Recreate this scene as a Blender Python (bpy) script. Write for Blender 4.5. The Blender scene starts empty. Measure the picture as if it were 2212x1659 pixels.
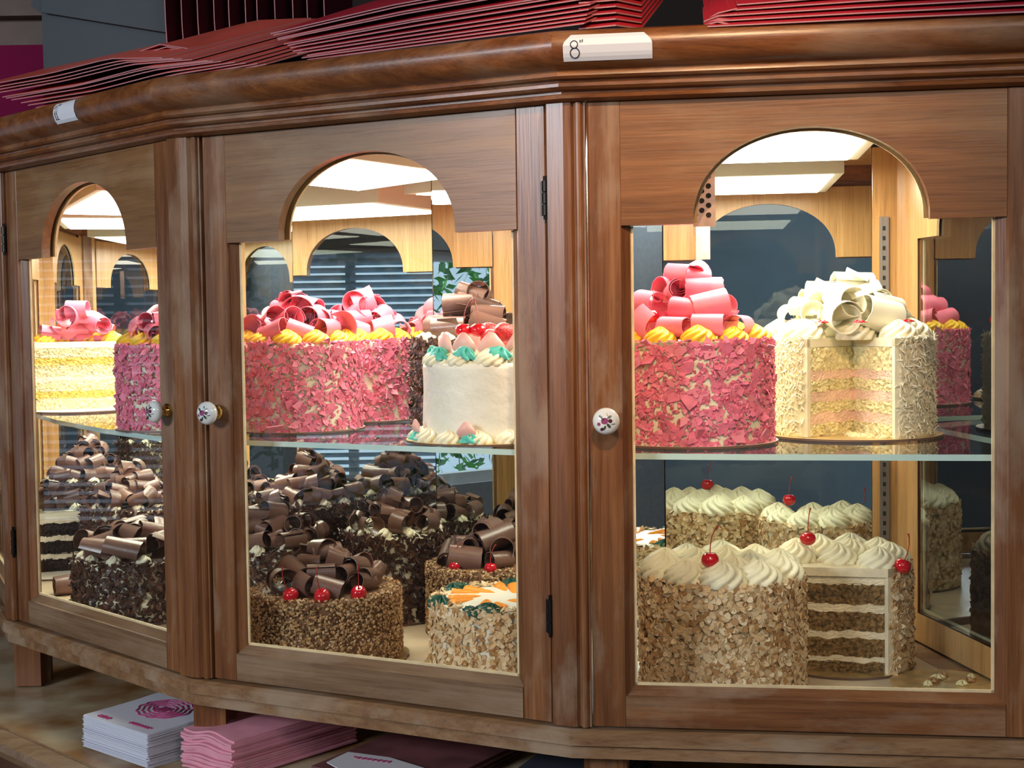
import bpy, math, random
from mathutils import Matrix, Vector
PI = math.pi
C = bpy.context.scene.collection
random.seed(7)
EYE = 1.5            # camera height; everything below is laid out relative to the eye, then lifted by EYE

# ------------------------------------------------------------------ camera, world, lights, exposure
F = 2970.4; PITCH = math.radians(2.668); ROLL = math.radians(-0.811)
cam = bpy.data.cameras.new('camera'); camo = bpy.data.objects.new('camera', cam); C.objects.link(camo)
cam.sensor_width = 36; cam.lens = F / 2212 * 36; cam.clip_start = .01
Rv = Vector((1, 0, 0)); Uv = Vector((0, math.sin(PITCH), math.cos(PITCH))); Fv = Vector((0, math.cos(PITCH), -math.sin(PITCH)))
cr, sr = math.cos(ROLL), math.sin(ROLL)
cx_ = Rv * cr + Uv * sr; cy_ = Uv * cr - Rv * sr
camo.matrix_world = Matrix(((cx_.x, cy_.x, -Fv.x, 0), (cx_.y, cy_.y, -Fv.y, 0), (cx_.z, cy_.z, -Fv.z, 0), (0, 0, 0, 1)))
bpy.context.scene.camera = camo

def at(px, py, Y):
    """point of the place seen at pixel (px,py) at depth Y"""
    x, y = px - 1106, py - 829.5
    u = x * cr + y * sr; v = -x * sr + y * cr
    d = Rv * u - Uv * v + Fv * F
    return d * (Y / d.y)

sc = bpy.context.scene
sc.view_settings.view_transform = 'Standard'; sc.view_settings.look = 'None'
sc.view_settings.gamma = 1; sc.view_settings.use_curve_mapping = False
sc.view_settings.exposure = 0.5
sc.cycles.max_bounces = 12; sc.cycles.transparent_max_bounces = 24; sc.cycles.glossy_bounces = 6
sc.cycles.caustics_reflective = True; sc.cycles.sample_clamp_indirect = 6
w = bpy.data.worlds.new('sky'); sc.world = w; w.use_nodes = True
wn = w.node_tree.nodes; bg = wn['Background']
bg.inputs['Color'].default_value = (.62, .78, 1, 1); bg.inputs['Strength'].default_value = .75

def area(name, loc, aim, sx, sy, power, col):
    l = bpy.data.lights.new(name, 'AREA'); l.shape = 'RECTANGLE'; l.size = sx; l.size_y = sy
    l.energy = power; l.color = col
    o = bpy.data.objects.new(name, l); C.objects.link(o); o.location = loc
    o.rotation_euler = (Vector(aim) - Vector(loc)).to_track_quat('-Z', 'Y').to_euler(); return o
# added area lamps: daylight set just inside the left wall, plus two unseen fills
area('window_daylight', (-3.12, -1.0, .98), (-.5, 2.1, -.3), 1.5, .6, 84, (.86, .92, 1.0))
area('ceiling_lamp_light', (1.1, -.9, 1.28), (.6, 1.2, -.2), .6, .6, 10, (1, .75, .5))  # unseen warm fill added for brightness, no ceiling fixture hangs here
area('room_bounce_light', (.4, -1.6, 1.25), (.4, -1.6, -1), 2.2, 1.6, 26, (.75, .88, 1))  # unseen cool fill added to lift the room mirrored in the case
sl_ = bpy.data.lights.new('spotlight', 'SPOT'); sl_.energy = 95; sl_.color = (1, .66, .36); sl_.spot_size = math.radians(26); sl_.spot_blend = 1; sl_.shadow_soft_size = .05
so_ = bpy.data.objects.new('spotlight', sl_); C.objects.link(so_); so_.location = (.1, .1, 1.25)
so_.rotation_euler = (Vector((.2, 1.74, .17)) - so_.location).to_track_quat('-Z', 'Y').to_euler()

# ------------------------------------------------------------------ materials
MATS = {}
def new_mat(name):
    m = bpy.data.materials.new(name); m.use_nodes = True; MATS[name] = m
    return m, m.node_tree.nodes, m.node_tree.links, m.node_tree.nodes['Principled BSDF']
def pbr(name, col, rough=.5, metal=0, var=0, scale=40, bump=0, bscale=120, spec=.5, sub=0, col2=None, emis=0, coat=0):
    m, n, l, b = new_mat(name)
    b.inputs['Base Color'].default_value = (*col, 1); b.inputs['Roughness'].default_value = rough
    b.inputs['Metallic'].default_value = metal; b.inputs['Specular IOR Level'].default_value = spec
    b.inputs['Coat Weight'].default_value = coat
    if sub:
        b.inputs['Subsurface Weight'].default_value = sub; b.inputs['Subsurface Radius'].default_value = (1, .6, .35)
        b.inputs['Subsurface Scale'].default_value = .004
    if emis:
        b.inputs['Emission Color'].default_value = (*col, 1); b.inputs['Emission Strength'].default_value = emis
    tc = None
    if var or bump or col2:
        tc = n.new('ShaderNodeTexCoord')
    if var or col2:
        t = n.new('ShaderNodeTexNoise'); t.inputs['Scale'].default_value = scale; t.inputs['Detail'].default_value = 4
        l.new(tc.outputs['Object'], t.inputs['Vector'])
        r = n.new('ShaderNodeValToRGB'); r.color_ramp.elements[0].position = .38; r.color_ramp.elements[1].position = .62
        c2 = col2 or tuple(min(1, c * (1 + var)) for c in col); c1 = col if col2 else tuple(c * (1 - var) for c in col)
        r.color_ramp.elements[0].color = (*c1, 1); r.color_ramp.elements[1].color = (*c2, 1)
        l.new(t.outputs['Fac'], r.inputs['Fac']); l.new(r.outputs['Color'], b.inputs['Base Color'])
    if bump:
        t2 = n.new('ShaderNodeTexNoise'); t2.inputs['Scale'].default_value = bscale; t2.inputs['Detail'].default_value = 3
        l.new(tc.outputs['Object'], t2.inputs['Vector'])
        bp = n.new('ShaderNodeBump'); bp.inputs['Strength'].default_value = bump; bp.inputs['Distance'].default_value = .003
        l.new(t2.outputs['Fac'], bp.inputs['Height']); l.new(bp.outputs['Normal'], b.inputs['Normal'])
    return m
def wood(name, dark, mid, light, axis, rough=.32, wear=.62, wearcol=(.36, .245, .155), coat=.1):
    m, n, l, b = new_mat(name)
    tc = n.new('ShaderNodeTexCoord'); mp = n.new('ShaderNodeMapping')
    s = [34, 34, 34]; s[axis] = 1.6; mp.inputs['Scale'].default_value = s
    l.new(tc.outputs['Object'], mp.inputs['Vector'])
    t = n.new('ShaderNodeTexNoise'); t.inputs['Scale'].default_value = 1.6; t.inputs['Detail'].default_value = 8; t.inputs['Roughness'].default_value = .68; t.inputs['Distortion'].default_value = .4
    l.new(mp.outputs['Vector'], t.inputs['Vector'])
    r = n.new('ShaderNodeValToRGB'); e = r.color_ramp.elements
    e[0].position = .28; e[0].color = (*dark, 1); e[1].position = .72; e[1].color = (*light, 1)
    k = e.new(.5); k.color = (*mid, 1); l.new(t.outputs['Fac'], r.inputs['Fac'])
    # fine pores
    mp2 = n.new('ShaderNodeMapping'); s2 = [260, 260, 260]; s2[axis] = 9; mp2.inputs['Scale'].default_value = s2
    l.new(tc.outputs['Object'], mp2.inputs['Vector'])
    t3 = n.new('ShaderNodeTexNoise'); t3.inputs['Scale'].default_value = 1.4; t3.inputs['Detail'].default_value = 2
    l.new(mp2.outputs['Vector'], t3.inputs['Vector'])
    r3 = n.new('ShaderNodeValToRGB'); r3.color_ramp.elements[0].position = .30; r3.color_ramp.elements[0].color = (.6, .6, .6, 1)
    r3.color_ramp.elements[1].position = .46; r3.color_ramp.elements[1].color = (1, 1, 1, 1); l.new(t3.outputs['Fac'], r3.inputs['Fac'])
    mx = n.new('ShaderNodeMix'); mx.data_type = 'RGBA'; mx.blend_type = 'MULTIPLY'; mx.inputs[0].default_value = .7
    l.new(r.outputs['Color'], mx.inputs[6]); l.new(r3.outputs['Color'], mx.inputs[7])
    # worn varnish
    wm = n.new('ShaderNodeMapping'); ws = [11, 11, 11]; ws[axis] = 4; wm.inputs['Scale'].default_value = ws
    l.new(tc.outputs['Object'], wm.inputs['Vector'])
    t2 = n.new('ShaderNodeTexNoise'); t2.inputs['Scale'].default_value = 1; t2.inputs['Detail'].default_value = 9; t2.inputs['Roughness'].default_value = .62
    l.new(wm.outputs['Vector'], t2.inputs['Vector'])
    r2 = n.new('ShaderNodeValToRGB'); r2.color_ramp.elements[0].position = .50; r2.color_ramp.elements[0].color = (0, 0, 0, 1)
    r2.color_ramp.elements[1].position = .64; r2.color_ramp.elements[1].color = (wear, wear, wear, 1); l.new(t2.outputs['Fac'], r2.inputs['Fac'])
    mw = n.new('ShaderNodeMix'); mw.data_type = 'RGBA'
    l.new(r2.outputs['Color'], mw.inputs[0]); l.new(mx.outputs[2], mw.inputs[6]); mw.inputs[7].default_value = (*wearcol, 1)
    l.new(mw.outputs[2], b.inputs['Base Color'])
    ma = n.new('ShaderNodeMath'); ma.operation = 'MULTIPLY_ADD'; ma.inputs[1].default_value = .35; ma.inputs[2].default_value = rough
    l.new(r2.outputs['Color'], ma.inputs[0]); l.new(ma.outputs[0], b.inputs['Roughness'])
    b.inputs['Coat Weight'].default_value = coat; b.inputs['Coat Roughness'].default_value = .22
    bp = n.new('ShaderNodeBump'); bp.inputs['Strength'].default_value = .25; bp.inputs['Distance'].default_value = .0008
    l.new(t3.outputs['Fac'], bp.inputs['Height']); l.new(bp.outputs['Normal'], b.inputs['Normal'])
    return m
WD = ((.10, .032, .011), (.20, .074, .025), (.33, .14, .052))
wood('wood_x', *WD, 0); wood('wood_z', *WD, 2); wood('wood_y', *WD, 1)
wood('wood_rail', (.14, .07, .032), (.215, .12, .06), (.31, .19, .105), 0, wear=.6, rough=.42, coat=0)
wood('wood_crown', (.095, .028, .008), (.19, .060, .016), (.31, .108, .03), 0, rough=.36, wear=.35, coat=.18)
wood('wood_panel_red', (.15, .055, .016), (.24, .09, .026), (.34, .14, .042), 0, wear=.15, wearcol=(.45, .33, .2), rough=.36)
wood('wood_panel', (.17, .078, .028), (.245, .115, .042), (.32, .16, .064), 0, wear=.25, wearcol=(.45, .33, .2), rough=.38)
wood('wood_inside', (.40, .20, .065), (.51, .285, .10), (.61, .37, .15), 2, wear=.15, coat=.1)
wood('wood_worn', (.17, .075, .03), (.26, .135, .06), (.38, .22, .11), 0, wear=.75, wearcol=(.37, .265, .175), rough=.5, coat=0)
pbr('arch_trim', (.78, .60, .34), .45, var=.1)
pbr('dark_metal', (.035, .03, .027), .35, .9)
pbr('steel', (.38, .36, .34), .4, .9)
pbr('slot', (.02, .016, .012), .8)
pbr('brass', (.80, .52, .16), .16, 1)
pbr('porcelain', (.82, .83, .82), .08, coat=.6)
pbr('rose', (.30, .06, .16), .3); pbr('rose_dark', (.09, .02, .04), .3); pbr('leaf_print', (.06, .085, .06), .3)
pbr('copper', (.78, .48, .36), .35, .7, var=.15)
pbr('card', (.75, .76, .82), .35); pbr('ink', (.01, .008, .03), .4)
pbr('lamp_housing', (.80, .74, .60), .5)
pbr('floor_laminate', (.66, .52, .36), .35, var=.12, scale=9)
def emissive(name, col, s):
    m, n, l, b = new_mat(name); b.inputs['Base Color'].default_value = (.9, .9, .9, 1)
    b.inputs['Emission Color'].default_value = (*col, 1); b.inputs['Emission Strength'].default_value = s; return m
emissive('diffuser', (1, .925, .775), 14)
def mirror_mat():
    m = bpy.data.materials.new('mirror'); m.use_nodes = True; MATS['mirror'] = m
    n, l = m.node_tree.nodes, m.node_tree.links; n.clear()
    o = n.new('ShaderNodeOutputMaterial'); g = n.new('ShaderNodeBsdfGlossy'); g.inputs['Roughness'].default_value = .003
    g.inputs['Color'].default_value = (.80, .85, .83, 1); l.new(g.outputs[0], o.inputs[0])
mirror_mat()
def glass_mat(name, tint, ior, edge=None):
    m = bpy.data.materials.new(name); m.use_nodes = True; MATS[name] = m
    n, l = m.node_tree.nodes, m.node_tree.links; n.clear()
    o = n.new('ShaderNodeOutputMaterial'); g = n.new('ShaderNodeBsdfGlossy'); g.inputs['Roughness'].default_value = .004
    t = n.new('ShaderNodeBsdfTransparent'); t.inputs['Color'].default_value = (*tint, 1)
    fr = n.new('ShaderNodeFresnel'); fr.inputs['IOR'].default_value = ior
    ge = n.new('ShaderNodeNewGeometry'); iv = n.new('ShaderNodeMath'); iv.operation = 'SUBTRACT'; iv.inputs[0].default_value = 1; l.new(ge.outputs['Backfacing'], iv.inputs[1])
    mu = n.new('ShaderNodeMath'); mu.operation = 'MULTIPLY'; l.new(fr.outputs[0], mu.inputs[0]); l.new(iv.outputs[0], mu.inputs[1])   # the inner faces of the pane add no second, total reflection
    mx = n.new('ShaderNodeMixShader'); l.new(mu.outputs[0], mx.inputs[0]); l.new(t.outputs[0], mx.inputs[1]); l.new(g.outputs[0], mx.inputs[2])
    l.new(mx.outputs[0], o.inputs[0])
glass_mat('door_glass', (.97, .985, .98), 1.5)
glass_mat('end_glass', (.80, .88, .93), 2.5)
glass_mat('shelf_glass', (.93, .97, .95), 1.55)
pbr('glass_edge', (.62, .80, .74), .15, coat=.5)
# food
pbr('pink_chip', (.82, .19, .30), .5, var=.15, scale=60, bump=.15); pbr('pink_chip_light', (.86, .26, .36), .5)
pbr('pink_curl', (.88, .21, .30), .45, var=.06, bump=.05, sub=.0)
pbr('yellow_cream', (.92, .60, .03), .5, var=.06, sub=.0); pbr('cream', (.88, .83, .62), .5, var=.04, bump=.12, bscale=60, sub=.0)
pbr('white_icing', (.86, .84, .74), .45, bump=.9, bscale=45)
pbr('white_curl', (.90, .86, .66), .38, bump=.05); pbr('coconut', (.86, .80, .62), .6)
pbr('coconut_pink', (.88, .55, .42), .6)
pbr('choc_curl', (.18, .092, .066), .34, var=.2, scale=18, bump=.1, bscale=300, coat=.15)
pbr('choc_flake', (.065, .028, .018), .45, var=.3); pbr('choc_flake_light', (.15, .066, .042), .42)
pbr('nut', (.46, .25, .10), .5, var=.3, scale=90); pbr('nut_light', (.66, .44, .22), .5); pbr('nut_dark', (.20, .09, .035), .6)
pbr('almond', (.72, .50, .27), .45, var=.15, scale=80); pbr('almond_brown', (.46, .25, .10), .5); pbr('almond_pale', (.80, .63, .40), .45); pbr('almond_base', (.55, .38, .20), .6); pbr('dark_cream', (.55, .45, .30), .6)
pbr('sponge_yellow', (.84, .62, .14), .85, var=.18, scale=150, bump=1, bscale=260)
pbr('sponge_pale', (.86, .76, .42), .85, var=.15, scale=150, bump=1, bscale=260)
pbr('sponge_brown', (.24, .145, .055), .85, var=.45, scale=190, bump=1, bscale=240)
pbr('sponge_choc', (.03, .014, .009), .85, var=.4, scale=150, bump=1, bscale=260)
pbr('filling_cream', (.86, .76, .55), .6, var=.1, bump=.3); pbr('filling_pink', (.88, .62, .48), .6, var=.1, bump=.3)
pbr('cherry', (.62, .008, .02), .08, coat=.6); pbr('stem', (.42, .03, .02), .4)
pbr('strawberry', (.75, .03, .03), .25, bump=1, bscale=420, coat=.3)
pbr('teal', (.10, .56, .47), .45, bump=.2); pbr('petal', (.90, .50, .45), .4); pbr('orange', (.95, .33, .02), .45)
pbr('green', (.006, .075, .05), .4, bump=.3)
pbr('gold_board', (.70, .52, .24), .3, .6, var=.2); pbr('white_board', (.72, .66, .58), .55); pbr('board_edge', (.16, .09, .06), .8)
# card, paper, counter, room
pbr('red_card', (.56, .022, .045), .42, var=.12, scale=6); pbr('coral_card', (.74, .11, .075), .4, var=.12, scale=6)
pbr('burgundy_card', (.075, .010, .024), .8, spec=.2, var=.15, scale=6); pbr('card_edge', (.46, .20, .21), .7)
pbr('magenta_card', (.17, .004, .045), .85, spec=.15); pbr('slate', (.075, .09, .10), .85, spec=.2, var=.1, scale=5)
pbr('paper_white', (.66, .68, .78), .6); pbr('paper_pink', (.78, .34, .44), .6, var=.05); pbr('print_pink', (.42, .04, .16), .6)
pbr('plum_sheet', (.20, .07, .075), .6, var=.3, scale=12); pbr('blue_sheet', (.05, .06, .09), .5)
pbr('counter_top', (.26, .12, .035), .4, scale=7, col2=(.50, .42, .28), bump=.1)
wood('counter_nose', (.16, .09, .045), (.24, .145, .08), (.34, .23, .14), 0, wear=.4, rough=.4)
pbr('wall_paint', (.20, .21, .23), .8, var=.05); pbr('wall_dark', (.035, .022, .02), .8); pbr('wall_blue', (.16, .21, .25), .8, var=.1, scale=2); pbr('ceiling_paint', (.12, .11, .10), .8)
pbr('tile_floor', (.16, .11, .08), .5, var=.2, scale=5)
pbr('window_frame', (.55, .56, .58), .5); pbr('blind', (.40, .52, .62), .5); pbr('foliage', (.10, .32, .05), .5, var=.5, scale=3)
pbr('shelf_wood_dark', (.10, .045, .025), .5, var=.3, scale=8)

# ------------------------------------------------------------------ mesh helpers
class MB:
    def __init__(s): s.v = []; s.f = []; s.m = []
    def add(s, vs, fs, m=0):
        k = len(s.v); s.v += [tuple(p) for p in vs]; s.f += [tuple(i + k for i in f) for f in fs]
        s.m += ([m] * len(fs)) if isinstance(m, int) else list(m)
    def box(s, a, b, m=0):
        (x0, y0, z0), (x1, y1, z1) = a, b
        s.add([(x0, y0, z0), (x1, y0, z0), (x1, y1, z0), (x0, y1, z0), (x0, y0, z1), (x1, y0, z1), (x1, y1, z1), (x0, y1, z1)],
              [(0, 3, 2, 1), (4, 5, 6, 7), (0, 1, 5, 4), (1, 2, 6, 5), (2, 3, 7, 6), (3, 0, 4, 7)], m)
    def prism(s, pts, z0, z1, m=0, mtop=None):
        n = len(pts); vs = [(p[0], p[1], z0) for p in pts] + [(p[0], p[1], z1) for p in pts]
        s.add(vs, [tuple(range(n))[::-1], tuple(range(n, 2 * n))] + [(i, (i + 1) % n, n + (i + 1) % n, n + i) for i in range(n)], [m, m if mtop is None else mtop] + [m] * n)
    def grid(s, P, m=0, closed_u=False, closed_v=False):
        nu, nv = len(P), len(P[0]); vs = [p for r in P for p in r]; fs = []
        for i in range(nu if closed_u else nu - 1):
            for j in range(nv if closed_v else nv - 1):
                fs.append((i * nv + j, ((i + 1) % nu) * nv + j, ((i + 1) % nu) * nv + (j + 1) % nv, i * nv + (j + 1) % nv))
        s.add(vs, fs, m)
    def tube(s, path, r, n=6, m=0, cap=True):
        path = [Vector(p) for p in path]; rings = []
        for i, p in enumerate(path):
            t = (path[min(i + 1, len(path) - 1)] - path[max(i - 1, 0)]).normalized()
            a = t.orthogonal().normalized() if i == 0 else (a - t * a.dot(t)).normalized()
            b = t.cross(a); rr = r[i] if isinstance(r, (list, tuple)) else r
            rings.append([p + (a * math.cos(2 * PI * k / n) + b * math.sin(2 * PI * k / n)) * rr for k in range(n)])
        k0 = len(s.v); s.grid(rings, m, closed_v=True)
        if cap:
            s.f.append(tuple(k0 + i for i in range(n))[::-1]); s.f.append(tuple(k0 + (len(rings) - 1) * n + i for i in range(n))); s.m += [m, m]
    def lathe(s, prof, n=32, m=0, c=(0, 0), fn=None):
        rings = []
        for (r, z) in prof:
            rings.append([(c[0] + r * math.cos(2 * PI * k / n) * (fn(2 * PI * k / n, z) if fn else 1), c[1] + r * math.sin(2 * PI * k / n) * (fn(2 * PI * k / n, z) if fn else 1), z) for k in range(n)])
        s.grid(rings, m, closed_v=True)
    def mesh(s, name, mats, smooth=False, angle=None):
        me = bpy.data.meshes.new(name); me.from_pydata(s.v, [], s.f)
        for q in mats: me.materials.append(MATS[q])
        me.polygons.foreach_set('material_index', s.m)
        if smooth: me.polygons.foreach_set('use_smooth', [True] * len(s.f))
        me.update(); 
        if smooth and angle: me.set_sharp_from_angle(angle=angle)
        return me
def link(name, me, parent=None, loc=None, rot=None, scale=None, world=False):
    o = bpy.data.objects.new(name, me); C.objects.link(o)
    if parent is not None:
        o.parent = parent
        if world: o.matrix_parent_inverse = WM[parent.name].inverted(); WM[o.name] = Matrix.Identity(4)
    if loc is not None: o.location = loc
    if rot is not None: o.rotation_euler = rot
    if scale is not None: o.scale = scale if hasattr(scale, '__len__') else (scale,) * 3
    return o
WM = {}
def thing(name, label, cat, loc=(0, 0, 0), rz=0, group=None):
    o = bpy.data.objects.new(name, None); C.objects.link(o); o.location = loc; o.rotation_euler = (0, 0, rz)
    o.empty_display_size = .03; o['label'] = label; o['category'] = cat
    if group: o['group'] = group
    WM[o.name] = Matrix.Translation(loc) @ Matrix.Rotation(rz, 4, 'Z'); return o
def tag(o, label, cat, group=None):
    o['label'] = label; o['category'] = cat
    if group: o['group'] = group
    return o
def struct(name, mb, mats):
    o = link(name, mb.mesh(name, mats)); o['kind'] = 'structure'; return o

# ------------------------------------------------------------------ room
RX0, RX1, RY0, RY1, RZ0, RZ1 = -3.2, 3.4, -3.2, 4.0, -1.5, 1.35
b = MB(); b.box((RX0 - .1, RY0 - .1, RZ0 - .1), (RX1 + .1, RY1 + .1, RZ0)); struct('floor', b, ['tile_floor'])
b = MB(); b.box((RX0 - .1, RY0 - .1, RZ1), (RX1 + .1, RY1 + .1, RZ1 + .1)); struct('ceiling', b, ['ceiling_paint'])
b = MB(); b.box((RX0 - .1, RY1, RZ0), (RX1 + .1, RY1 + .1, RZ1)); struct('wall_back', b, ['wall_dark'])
b = MB(); b.box((RX0 - .1, RY0 - .1, RZ0), (RX1 + .1, RY0, RZ1)); struct('wall_front', b, ['wall_blue'])
b = MB(); b.box((RX1, RY0, RZ0), (RX1 + .1, RY1, RZ1)); struct('wall_right', b, ['wall_blue'])
WINS = [(2.2, 3.8, -.75, .30), (-.35, 1.3, -.75, .32), (-1.8, -.5, .62, 1.32)]  # third window is invented, set high to house the daylight lamp
b = MB(); ys = [RY0, -1.8, -.5, -.35, 1.3, 2.2, 3.8, RY1]
for i in (0, 2, 4, 6): b.box((RX0 - .1, ys[i], RZ0), (RX0, ys[i + 1], RZ1))
for (y0, y1, z0, z1) in WINS:
    b.box((RX0 - .1, y0, RZ0), (RX0, y1, z0)); b.box((RX0 - .1, y0, z1), (RX0, y1, RZ1))
struct('wall_left', b, ['wall_paint'])
for k, (y0, y1, z0, z1) in enumerate(WINS):
    b = MB(); t = .05
    b.box((RX0 - .09, y0, z0), (RX0 - .03, y0 + t, z1)); b.box((RX0 - .09, y1 - t, z0), (RX0 - .03, y1, z1))
    b.box((RX0 - .09, y0, z1 - t), (RX0 - .03, y1, z1)); b.box((RX0 - .09, y0, z0), (RX0 - .03, y1, z0 + t))
    b.box((RX0 - .08, (y0 + y1) / 2 - .02, z0), (RX0 - .04, (y0 + y1) / 2 + .02, z1))
    wo = struct('window_%d' % (k + 1), b, ['window_frame'])
    b = MB(); b.box((RX0 - .062, y0 + .04, z0 + .04), (RX0 - .058, y1 - .04, z1 - .04)); link('pane', b.mesh('pane', ['door_glass']), wo)
    if k == 0:
        b = MB(); b.box((-.0015, y0 + .03, -.017), (.0015, y1 - .03, .017)); sl = b.mesh('blind_slat', ['blind'])
        z = z0 + .03
        while z < z1: link('blind_slat', sl, wo, loc=(RX0 - .012, 0, z), rot=(0, 1.0, 0)); z += .03
# hedge outside the second window
hb = MB(); rr = random.Random(3)
for i in range(5200):
    p = Vector((RX0 - 1.2 + rr.uniform(-.4, .4), rr.uniform(-1.6, 1.6), rr.uniform(-1.4, 1.0)))
    a = Vector((rr.uniform(-1, 1), rr.uniform(-1, 1), rr.uniform(-1, 1))).normalized(); c = a.orthogonal().normalized(); q = .045
    hb.add([p - a * q, p + c * q * .5, p + a * q, p - c * q * .5], [(0, 1, 2, 3)])
hd = thing('hedge', 'bright green leafy hedge outside the shop window, seen mirrored in the case', 'hedge', (RX0 - 1.2, 0, -1.5))
x = link('foliage', hb.mesh('foliage', ['foliage']), hd, world=True); x['kind'] = 'stuff'

# ------------------------------------------------------------------ display cabinet frame
V = [Vector(p) for p in [(-1.177, 3.02), (-.913, 2.468), (-.477, 2.037), (.0725, 1.7625), (.745, 1.669), (.652, 2.305)]]
WB = [Vector(p) for p in [(-.612, 3.184), (-.445, 2.82), (-.142, 2.52), (.257, 2.322), (.597, 2.275)]]
VX = [Vector((-1.249, 3.628))] + V; WX = [Vector((-.673, 3.70))] + WB
ZT, ZB = .273, -.527
def norm_out(a, b):
    d = (b - a).normalized(); return Vector((d.y, -d.x))
def offs(path, e):
    out = []
    for i, p in enumerate(path):
        ns = []
        if i > 0: ns.append(norm_out(path[i - 1], p))
        if i < len(path) - 1: ns.append(norm_out(p, path[i + 1]))
        if len(ns) == 2:
            m = (ns[0] + ns[1]).normalized(); out.append(p + m * (e / m.dot(ns[0])))
        else: out.append(p + ns[0] * e)
    return out
cab = thing('display_cabinet', 'faceted wooden display cabinet with arched glass doors and mirrored back full of cakes', 'cabinet', (-.1, 2.2, -.663))
def sweep(name, prof, mats, parent=cab, path=None, closed=True):
    b = MB(); P = path or VX
    rows = [[(q.x, q.y, z) for q in offs(P, e)] for (e, z) in prof]
    for j in range(len(P) - 1): b.grid([r[j:j + 2] for r in rows], 0, closed_u=closed)   # every facet on its own, so the mitres stay crisp
    n = len(P); k = len(prof); b.add([r[0] for r in rows] + [r[-1] for r in rows], [tuple(range(k)), tuple(range(k, 2 * k))[::-1]])
    return link(name, b.mesh(name, mats, True, .5), parent, world=True)
# crown moulding built as facets of the same profile
prof = [(-.02, .356), (.046, .356), (.054, .353), (.060, .344), (.061, .334), (.057, .323), (.050, .315), (.041, .311), (.036, .309), (.038, .306), (.0385, .302), (.035, .299),
        (.028, .298), (.0275, .296), (.031, .294), (.031, .290), (.027, .287), (.018, .286), (.018, .283), (.022, .281), (.021, .277), (.012, .274), (-.02, .2735)]
sweep('crown_moulding', prof, ['wood_crown'])
sweep('base_moulding', [(-.06, -.529), (.008, -.529), (.014, -.533), (.0145, -.549), (.006, -.551), (.006, -.568), (-.06, -.568)], ['wood_worn'])
inner = offs(VX, -.012)
poly = inner + WX[::-1]
b = MB(); b.prism([(p.x, p.y) for p in poly], .306, .345); link('top_board', b.mesh('top_board', ['wood_inside']), cab, world=True)
b = MB(); b.prism([(p.x, p.y) for p in poly], -.566, -.53); link('floor_board', b.mesh('floor_board', ['floor_laminate']), cab, world=True)

def frame_M(L, R):
    d = (R - L).normalized(); return Matrix(((d.x, -d.y, 0, L.x), (d.y, d.x, 0, L.y), (0, 0, 1, 0), (0, 0, 0, 1)))
def place(name, mb, mats, M, parent, smooth=False, angle=None):
    o = link(name, mb.mesh(name, mats, smooth, angle), parent)
    if parent is not None: o.matrix_parent_inverse = WM[parent.name].inverted()
    o.matrix_basis = M; WM[o.name] = M; return o
def header(W, y0, y1, x0, cxm, a, h, zf, zt, m=(0, 0)):
    """board with a round-headed opening"""
    b = MB(); N = 40
    b.box((x0, y0, zf), (cxm - a, y1, zt), m[0]); b.box((cxm + a, y0, zf), (W - x0, y1, zt), m[0])
    A = []
    for i in range(N + 1):
        t = PI - PI * i / N; ex = math.cos(t); ez = math.sin(t)
        A.append((cxm + a * ex, zf + .004 + (h - .004) * ez ** .92 if ez > 0 else zf + .004))
    A[0] = (A[0][0], zf); A[-1] = (A[-1][0], zf)
    top0 = [(x, y0, zt) for x, z in A]; ar0 = [(x, y0, z) for x, z in A]; ar1 = [(x, y1, z) for x, z in A]; top1 = [(x, y1, zt) for x, z in A]
    b.grid([top0, ar0], m[0]); b.grid([ar0, ar1], m[1]); b.grid([ar1, top1], m[0]); b.grid([top1, top0], m[0])
    return b
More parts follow.
